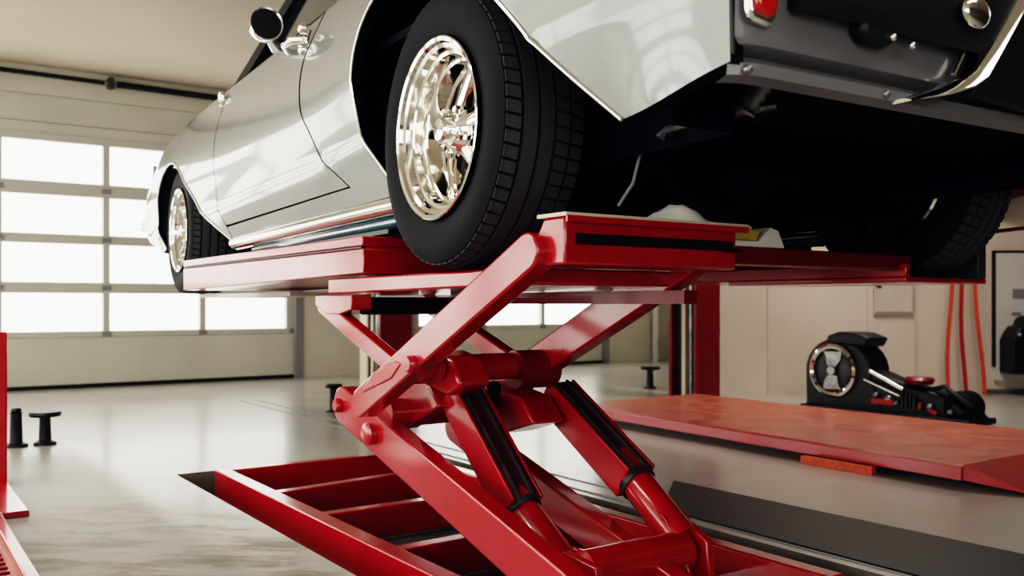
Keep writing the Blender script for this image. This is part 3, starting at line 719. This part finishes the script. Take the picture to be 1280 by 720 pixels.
for side in (-1, 1):
    quarter = ARCH_R + [(-.909, .256), (-.915, .5)] + top_line(-.915, DR[0][0] - .007)[0:] + [(y - .007, s) for y, s in DR[1:]] + [(1.955, .232), (1.955, .185), (1.2, .19), (.3, .196)]
    panel('rear_quarter_panel', quarter, side)
    door = [(y + .007, s + .004) for y, s in DR[::-1]] + top_line(DR[0][0] + .006, 1.96)[1:] + [(1.965, .8), (1.985, .6), (1.975, .4), (1.955, .242), (1.9, .240)]
    dr = panel('door', door, side)
    fender = ARCH_F + [(1.965, .24), (1.985, .4), (1.995, .6), (1.975, .8)] + top_line(1.97, 3.90) + [(3.945, .66), (3.96, .45), (3.92, .28), (3.5, .20)]
    panel('front_fender', fender, side)
    # arch mouldings
    for nm, A in (('arch_molding', ARCH_R), ('arch_molding', ARCH_F)):
        obj(nm, MB().tube([(side * (surf(y, s)[0] + .001), y, s) for y, s in A], .005, 8), 'chrome', car, smooth=80)
    # rocker mouldings
    b = MB(); N_ = 30
    prof = [(0, .0), (.012, -.006), (.016, -.025), (.006, -.04), (-.02, -.045), (-.05, -.03)]
    for i in range(N_ + 1):
        y = .27 + (1.95 - .27) * i / N_; x0, z0 = surf(y, .19); z0 = .195 - .008 * i / N_
        for dx, dz in prof: b.v.append((side * (x0 + dx), y, z0 + dz))
    k = len(prof)
    for i in range(N_):
        for j in range(k - 1): b.f.append((i * k + j, (i + 1) * k + j, (i + 1) * k + j + 1, i * k + j + 1))
    obj('rocker_molding', b, 'alloy', car, smooth=60)
    b = MB().bar((side * .775, .32, .135), (side * .775, 1.75, .132), (1, 0, 0), .06, .035)
    obj('sill_reflection', b, 'teal', car, bevel=.015)  # teal bar standing in for a reflection under the sill
    obj('pinch_rail', MB().bar((side * .79, .4, .112), (side * .79, 1.7, .112), (1, 0, 0), .03, .012), 'black', car)
    # door handle and mirror, children of the door
    xh, zh = surf(.95, .735)
    b = MB(); b.box(side * (xh - .005), side * (xh + .014), .88, .95, zh - .022, zh + .022)
    b.tube([(side * (xh + .012), .92, zh), (side * (xh + .038), .95, zh + .004), (side * (xh + .04), 1.03, zh + .006), (side * (xh + .01), 1.09, zh + .002)], [.012, .013, .011, .01], 12)
    b.ball((side * (xh + .012), .915, zh - .03), (.02, .017, .024)); b.ball((side * (xh + .016), .905, zh + .03), (.02, .02, .018))
    obj('door_handle', b, 'chrome', dr)
    ym, zm = 1.17, .835
    b = MB(); b.tube([(side * .84, ym + .12, .80), (side * .88, ym + .07, .815), (side * .905, ym + .01, zm - .02)], [.02, .011, .012], 10)
    b.lathe([(-.028, .048), (-.03, .054), (.0, .056), (.025, .045), (.045, .015), (.048, .001)], (side * .915, ym, zm), 'y', 26)
    sm = obj('side_mirror', b, 'chrome', dr)
    b = MB().lathe([(-.0285, .0005), (-.0285, .049)], (side * .915, ym, zm), 'y', 26); obj('mirror_glass', b, 'black', sm)
    # round chrome piece standing in for a reflected vent handle
    xo, zo = surf(2.02, .765)
    b = MB(); b.lathe([(0, .026), (.012, .032), (.02, .026), (.016, .014), (.026, .001)], (side * xo, 2.02, zo), 'x', 18)
    if side < 0: b.v = [(2 * side * xo - v[0], v[1], v[2]) for v in b.v]
    obj('reflected_handle', b, 'chrome', car)
    # side glass, pillars
    b = MB(); gl = [(.10, .86, .735), (1.95, .835, .745), (1.33, 1.27, .60), (.35, 1.28, .58)]
    b.add([(side * x, y, z) for y, z, x in gl], [(0, 1, 2, 3)]); obj('side_window', b, 'glass_dark', car)
    b = MB(); b.bar((side * .785, 2.06, .80), (side * .60, 1.33, 1.285), (1, 0, 0), .03, .05); obj('windshield_pillar', b, 'black', car)
    b = MB(); b.tube([(side * (surf(y, TOP(y))[0] + .015), y, surf(y, TOP(y))[1] - .002) for y in [.1 + .083 * i for i in range(21)]], .009, 8); obj('belt_molding', b, 'chrome', car, smooth=80)
    b = MB(); b.add([(side * .75, .10, .86), (side * .75, -.35, .88), (side * .57, .05, 1.27), (side * .58, .36, 1.28)], [(0, 1, 2, 3)]); obj('rear_pillar', b, 'silver', car)
    # inner wheel housings
    for (ya, yb, zt_, zl) in ((-.66, .46, .77, .22), (2.0, 3.4, .66, .15)):
        b = MB(); xi, xo_ = .60, .745
        b.add([(side * xi, ya, zl), (side * xi, yb, zl), (side * xi, yb, zt_), (side * xi, ya, zt_), (side * xo_, ya, zl), (side * xo_, yb, zl), (side * xo_, yb, zt_), (side * xo_, ya, zt_)],
              [(0, 1, 2, 3), (3, 2, 6, 7), (0, 3, 7, 4), (1, 5, 6, 2)])
        obj('wheel_housing', b, 'under', car)
    b = MB(); b.box(side * .80 - .01, side * .80 + .01, .46, 2.0, .2, .82); obj('inner_side', b, 'under', car)
# upper body
def strip(fn, ys, m, name, nx=14):
    b = MB()
    for y in ys:
        for i in range(nx + 1):
            u = -1 + 2 * i / nx; b.v.append(fn(u, y))
    for j in range(len(ys) - 1):
        for i in range(nx): b.f.append((j * (nx + 1) + i, j * (nx + 1) + i + 1, (j + 1) * (nx + 1) + i + 1, (j + 1) * (nx + 1) + i))
    return obj(name, b, m, car, smooth=60)
def deck(u, y):
    x, z = surf(y, TOP(y)); return (u * x, y, z + .035 * (1 - u * u))
strip(deck, [-.915 + .0565 * i for i in range(11)], 'silver', 'trunk_lid')
strip(deck, [1.95 + .098 * i for i in range(21)], 'silver', 'hood')
strip(lambda u, y: (u * .6, y, 1.27 + .05 * (1 - u * u)), [.05 + .13 * i for i in range(11)], 'silver', 'roof')
b = MB().add([(-.785, 2.05, .83), (.785, 2.05, .83), (.6, 1.33, 1.275), (-.6, 1.33, 1.275)], [(0, 1, 2, 3)]); obj('windshield', b, 'glass_dark', car)
b = MB().add([(-.70, -.38, .88), (.70, -.38, .88), (.57, .05, 1.27), (-.57, .05, 1.27)], [(0, 1, 2, 3)]); obj('rear_window', b, 'glass_dark', car)
# nose
strip(lambda u, z: (u * .80, 3.93 + .03 * (1 - u * u), z), [.28, .45, .62, .74], 'silver', 'front_panel')
strip(lambda u, z: (u * .55, 3.94 + .03 * (1 - u * u), z), [.47, .52, .58, .64], 'darksteel', 'grille')
b = MB(); b.tube([(-.84, 3.80, .38), (-.83, 3.95, .38), (-.6, 4.02, .38), (0, 4.05, .38), (.6, 4.02, .38), (.83, 3.95, .38), (.84, 3.80, .38)], .045, 14); obj('front_bumper', b, 'chrome', car)
for sx in (-1, 1): obj('headlight', MB().lathe([(0, .09), (.02, .085), (.035, .05), (.04, .001)], (sx * .66, 3.955, .56), 'y', 24), 'chrome', car)
# tail panel: plan curve x -> y
def tail_y(x): a = abs(x); return -.955 if a < .80 else -.955 + .018 * ((a - .80) / .055) ** 2
tp = [(0.0, .84), (0.0, .6), (0.0, .40), (0.0, .292), (.004, .282), (.032, .272), (.032, .264), (.006, .257), (.008, .240), (.03, .233)]   # (forward offset, z)
xs = [-.856, -.846, -.835, -.82, -.80] + [-.80 + 1.6 * i / 24 for i in range(1, 24)] + [.80, .82, .835, .846, .856]
b = MB(); k = len(tp)
for x in xs:
    for dy, z in tp: b.v.append((x * (surf(-.94, max(z, .256))[0] - .003) / .856, tail_y(x) + dy, z - .008 * (1 - abs(x) / .86)))
for i in range(len(xs) - 1):
    for j in range(k - 1): b.f.append((i * k + j, i * k + j + 1, (i + 1) * k + j + 1, (i + 1) * k + j))
tailp = obj('tail_panel', b, 'silver_shade', car, smooth=35)
for sx in (-1, 1):
    obj('body_seam', MB().tube([(sx * (surf(-.944, z)[0] - .0012), -.9445, z) for z in [.265 + .04 * i for i in range(15)]], .0028, 6), 'black', tailp)
for sx in (-1, 1):
    cx = sx * .815; y0 = -.955
    out = [(cx - .026, .308), (cx + .010, .303), (cx + .020, .318), (cx + .036, .46), (cx - .034, .46), (cx - .033, .325)]
    if sx > 0: out = [(2 * cx - x, z) for x, z in out]
    bz = MB().prism([(x, y0 - .014, z) for x, z in out], (0, .014, 0)); tl = obj('tail_light', bz, 'chrome', car, bevel=.005); tl.location.y = .03
    out2 = [(cx + (x - cx) * .76, .314 + (z - .303) * .96) for x, z in out]
    obj('red_lens', MB().prism([(x, y0 - .022, z) for x, z in out2], (0, .016, 0)), 'lens', tl, bevel=.006)
for x in (-.83, -.535): obj('valance_bolt', MB().ball((x, -.948, .246), .007), 'steel', tailp)
# rear bumper bar, dark, seen from below
b = MB(); pr_ = [(-.955, .33), (-.985, .322), (-1.0, .34), (-1.0, .46), (-.985, .48), (-.955, .48)]
xs2 = [-.76, -.73, -.6, -.45, -.3, 0, .3, .45, .6, .73, .76]
for i, x in enumerate(xs2):
    e = .02 if i in (0, len(xs2) - 1) else 0
    for y, z in pr_: b.v.append((x, y + e * (1 if y < -.97 else 0), z + .012 * abs(x)))
for i in range(len(xs2) - 1):
    for j in range(6): b.f.append((i * 6 + j, i * 6 + (j + 1) % 6, (i + 1) * 6 + (j + 1) % 6, (i + 1) * 6 + j))
b.f.append(tuple(range(6))); b.f.append(tuple(range(60, 66)))
bp = obj('rear_bumper', b, 'black', car, smooth=30)
b = MB().prism([(-.635, -.958, .318), (-.62, -.958, .307), (-.575, -.958, .304), (-.56, -.958, .315), (-.56, -.958, .40), (-.637, -.958, .40)], (0, -.03, 0)); obj('bumper_bracket', b, 'black', bp, bevel=.008)
for x, z in ((-.575, .318), (-.53, .312)): obj('bracket_bolt', MB().ball((x, -.99, z), .006), 'chrome', bp)
# chrome guard rising to the right
ch = [(-.513, -.965, .236), (-.45, -.985, .252), (-.40, -.995, .270), (-.375, -1.0, .286), (-.34, -1.0, .325), (-.29, -1.0, .385), (-.245, -1.0, .445), (-.235, -1.0, .455)]
b = MB()
wd = [.003, .007, .010, .011, .009, .008, .007, .006]
pts = [Vector(p_) for p_ in ch]
for i, p_ in enumerate(pts):
    s_ = Vector((.35 + .09 * i, 0, -.9 + .11 * i)).normalized()
    for a, d in ((-1, .004), (-.6, -.004), (.6, -.012), (1, -.010), (1, .02), (-1, .03)): b.v.append(tuple(p_ + s_ * wd[i] * a + Vector((0, d, 0))))
for i in range(7):
    for j in range(6): b.f.append((i * 6 + j, i * 6 + (j + 1) % 6, (i + 1) * 6 + (j + 1) % 6, (i + 1) * 6 + j))
b.f.append(tuple(range(6))); b.f.append(tuple(range(42, 48)))
bg = obj('bumper_guard', b, 'chrome', car, smooth=30)
obj('guard_trim', MB().tube([(-.405, -.975, .287), (-.365, -.975, .345)], .0045, 8), 'chrome', bg)
obj('guard_cap', MB().ball((-.237, -1.0, .452), (.02, .012, .01)), 'chrome', bg)
# dark lower apron right of the guard
b = MB().prism([(-.37, -.985, .26), (-.20, -.985, .25), (.62, -.985, .25), (.62, -.985, .40), (-.25, -.985, .42), (-.30, -.985, .36)], (0, .025, 0)); ap = obj('rear_apron', b, 'black', car, bevel=.006)
b = MB().ball((-.40, -1.01, .378), (.035, .012, .026)); ll = obj('license_lamp', b, 'alloy', car)
for o_ in (tailp, bp, bg, ap, ll): o_.location.y = .03
# underbody
obj('floor_pan', MB().box(-.80, .80, .45, 2.05, .17, .22), 'under', car, bevel=.01)
obj('trunk_floor', MB().box(-.83, .83, -.93, .45, .58, .60).box(-.60, .60, -.2, .45, .45, .56), 'under', car)
obj('front_pan', MB().box(-.60, .60, 2.05, 3.6, .22, .3), 'under', car)
obj('fuel_tank', MB().hexa([(-.42, -.86, .36), (.50, -.86, .36), (.50, -.4, .30), (-.42, -.4, .30), (-.45, -.88, .56), (.53, -.88, .56), (.53, -.38, .56), (-.45, -.38, .56)]), 'under', car, bevel=.03)
ra = obj('rear_axle', MB().cyl((-.66, 0, .30), (.66, 0, .30), .04), 'under', car)
obj('differential', MB().ball((0, 0, .30), (.15, .16, .14)), 'under', ra)
for sx in (-1, 1):
    obj('leaf_spring', MB().tube([(sx * .50, -.80, .40), (sx * .50, -.4, .32), (sx * .50, 0, .26), (sx * .50, .5, .26), (sx * .50, .8, .26)], .022, 8), 'under', car)
    obj('brake_drum', MB().lathe([(0, .001), (0, .14), (.06, .15), (.08, .15), (.08, .001)], (sx * .64 - .04, 0, .30), 'x', 28), 'under', car)
b = MB(); pp = Vector((-.585, -.74, .33)); qq = Vector((-.62, -.70, .25))
n = 12; b.tube([pp.lerp(qq, i / n) for i in range(n + 1)], [.016 if i % 2 else .022 for i in range(n + 1)], 14); obj('shock_absorber', b, 'steel', car, smooth=80)
b = MB(); b.tube([(-.40, -.62, .40), (-.44, -.50, .34), (-.46, -.2, .22), (-.45, .1, .40), (-.35, .6, .16)], .022, 12); obj('exhaust_pipe', b, 'under', car, smooth=80)
b = MB(); b.tube([(.44, -.80, .28), (.47, -.60, .25), (.48, -.2, .22), (.45, .1, .40), (.35, .6, .16)], .026, 12); obj('exhaust_pipe', b, 'under', car, smooth=80)
b = MB(); b.tube([(-.585, -.34, .47), (-.565, -.36, .35), (-.565, -.36, .25), (-.575, -.34, .17), (-.59, -.31, .125)], .004, 8); obj('brake_line', b, 'grey', car, smooth=80)
b = MB(); b.tube([(-.50, -.66, .28), (-.56, -.60, .27), (-.62, -.50, .25), (-.625, -.49, .235)], [.008, .010, .008, .014], 8); obj('stay_rod', b, 'steel', car)
obj('tow_eye', MB().lathe([(-.006, .014), (.006, .014), (.006, .022), (-.006, .022)], (-.77, -.80, .30), 'y', 16, True), 'steel', car)
# wheels (axis x, outer face towards -x)
def tyre_mesh(wd=.205, Rr=.31):
    h = wd / 2; b = MB()
    prof = [(-h * .80, .198, 0), (-h * .92, .205, 0), (-h, .235, 0), (-h * 1.02, .262, 0), (-h * .985, .282, 0), (-h * .92, .297, 0)]
    tread = []
    ribs = [(-.90, -.60), (-.53, -.22), (-.15, .15), (.22, .53), (.60, .90)]
    for i, (a, c_) in enumerate(ribs):
        ra = Rr - .010 * abs(a) ** 3; rc = Rr - .010 * abs(c_) ** 3; fl = 1 if i in (0, 3, 4) else 0
        tread += [(a * h, ra - .010, 0), (a * h + .0005, ra, fl), (c_ * h - .0005, rc, fl), (c_ * h, rc - .010, 0)]
    tread[0] = (tread[0][0], Rr - .012, 0); tread[-1] = (tread[-1][0], Rr - .012, 0)
    prof = prof + tread + [(-x, r, q) for x, r, q in prof[::-1]] + [(h * .6, .19, 0), (-h * .6, .19, 0)]
    K = len(prof); N_ = 64; ang = []
    for j in range(N_):
        a = 2 * PI * j / N_; w_ = 2 * PI / N_
        ang += [(a, 0), (a + w_ * .80, 0), (a + w_ * .84, 1), (a + w_ * .96, 1)]
    for a, low in ang:
        for i, (x, r, q) in enumerate(prof):
            skew = 0.045 * (x / h) if q else 0.045 * (x / h) * (1 if abs(x) < h * .91 and r > .29 else 0)
            rr = r - .008 * (low and q); b.v.append((x, rr * math.cos(a + skew), rr * math.sin(a + skew)))
    n = len(ang)
    for j in range(n):
        q = (j + 1) % n
        for i in range(K):
            i2 = (i + 1) % K; b.f.append((j * K + i, j * K + i2, q * K + i2, q * K + i))
    return b
def make_wheel(loc, rz, proto=None):
    if proto:
        t = proto.copy(); col.objects.link(t); t.location = loc; t.rotation_euler = (proto.rotation_euler[0] + .4, 0, rz)
        for ch_ in proto.children:
            k = ch_.copy(); col.objects.link(k); k.parent = t
        return t
    t = obj('tire', tyre_mesh(), 'rubber', car, smooth=32); t.location = loc
    x0 = -.1005
    rim = MB().lathe([(x0 + .006, .196), (x0 - .004, .203), (x0 - .006, .200), (x0 - .003, .192), (x0 + .006, .188), (x0 + .010, .180), (x0 + .026, .176), (x0 + .028, .168), (x0 + .055, .163), (x0 + .057, .156), (x0 + .09, .151), (x0 + .092, .140), (x0 + .125, .135), (x0 + .18, .14), (x0 + .195, .19), (x0 + .19, .197), (x0 + .1, .17), (x0 + .02, .19)], (0, 0, 0), 'x', 72)
    obj('rim', rim, 'chrome', t, smooth=28)
    s = MB()
    for k in range(5):
        a = 2 * PI * k / 5 + .35
        e = Vector((0, math.cos(a), math.sin(a))); sd_ = Vector((0, -math.sin(a), math.cos(a)))
        def sec(r, w_, xf, xb):
            c0 = e * r
            return [c0 + sd_ * -w_ + Vector((xb, 0, 0)), c0 + sd_ * -w_ * .75 + Vector((xf + .006, 0, 0)), c0 + sd_ * -w_ * .3 + Vector((xf, 0, 0)), c0 + sd_ * w_ * .3 + Vector((xf, 0, 0)), c0 + sd_ * w_ * .75 + Vector((xf + .006, 0, 0)), c0 + sd_ * w_ + Vector((xb, 0, 0))]
        secs = [sec(.03, .024, x0 + .045, x0 + .11), sec(.08, .021, x0 + .058, x0 + .11), sec(.13, .020, x0 + .075, x0 + .12), sec(.158, .03, x0 + .085, x0 + .12)]
        s.add([q for z in secs for q in z], [(i * 6 + j, i * 6 + (j + 1) % 6, (i + 1) * 6 + (j + 1) % 6, (i + 1) * 6 + j) for i in range(3) for j in range(6)])
    obj('spokes', s, 'chrome', t, smooth=30)
    obj('hub_cap', MB().lathe([(x0 + .11, .062), (x0 + .055, .058), (x0 + .045, .048), (x0 + .035, .034), (x0 + .015, .030), (x0 + .008, .024), (x0 + .006, .001)], (0, 0, 0), 'x', 36), 'chrome', t, smooth=28)
    for k in range(5):
        a = 2 * PI * k / 5 + .98; c0 = (x0, .052 * math.cos(a), .052 * math.sin(a))
        obj('lug_nut', MB().lathe([(.06, .011), (.034, .011), (.030, .009), (.026, .001)], c0, 'x', 6), 'chrome', t, smooth=20)
    obj('brake_disc', MB().lathe([(x0 + .13, .001), (x0 + .13, .148), (x0 + .15, .148), (x0 + .15, .001)], (0, 0, 0), 'x', 36), 'darksteel', t)
    return t
w0 = make_wheel((-.763, 0, .3095), 0)
make_wheel((.763, 0, .3095), PI, w0); make_wheel((-.763, 2.84, .279), 0, w0); make_wheel((.763, 2.84, .279), PI, w0)

# ------------------------------------------------------------------ light
wd_ = bpy.data.worlds.new('daylight'); scene.world = wd_; wd_.use_nodes = True
bg_ = wd_.node_tree.nodes['Background']; bg_.inputs[0].default_value = (1, .985, .955, 1); bg_.inputs[1].default_value = 4.0
def area(name, loc, rot, sx, sy, power, colr=(1, 1, 1), portal=False):
    l = bpy.data.lights.new(name, 'AREA'); l.shape = 'RECTANGLE'; l.size = sx; l.size_y = sy; l.energy = power; l.color = colr
    o = bpy.data.objects.new(name, l); col.objects.link(o); o.location = loc; o.rotation_euler = rot
    if portal: l.cycles.is_portal = True
    return o
area('portal_door', (.09, YB + .3, 1.15), (R(-90), 0, 0), 6.2, 2.3, 1, portal=True)
area('portal_door_right', (5.5, YB + .3, 1.15), (R(-90), 0, 0), 2.6, 2.3, 1, portal=True)
area('portal_left', (X0 - .05, 3.28, 1.16), (0, R(-90), 0), 2.1, 9.0, 1, portal=True)
area('ceiling_fill', (1.85, -.3, CEIL - .03), (0, 0, 0), 1.6, .5, 14, (1, .97, .92))  # added light, gives the chrome guard its bright reflection
area('ceiling_fill', (-.6, 3.2, CEIL - .03), (0, 0, 0), .3, 2.4, 40, (1, .95, .86))  # added soft warm fill below the ceiling
area('ceiling_fill', (4.9, 3.0, CEIL - .03), (0, 0, 0), .3, 1.6, 34, (1, .92, .82))  # added fill to brighten the right wall and floor
area('portal_front', (-1.2, Y0 - .15, 1.35), (R(90), 0, 0), 3.5, 1.8, 1, portal=True)

scene.view_settings.view_transform = 'Filmic'
scene.view_settings.look = 'Very High Contrast'
scene.view_settings.exposure = .12
vs_ = scene.view_settings; vs_.use_curve_mapping = True
cm_ = vs_.curve_mapping; cm_.curves[2].points[0].location = (0, .0035); cm_.curves[1].points[0].location = (0, .0012); cm_.update()
scene.cycles.use_denoising = True
scene.cycles.max_bounces = 10
scene.cycles.diffuse_bounces = 5
scene.cycles.transparent_max_bounces = 12
scene.cycles.sample_clamp_indirect = 6
scene.cycles.caustics_reflective = False
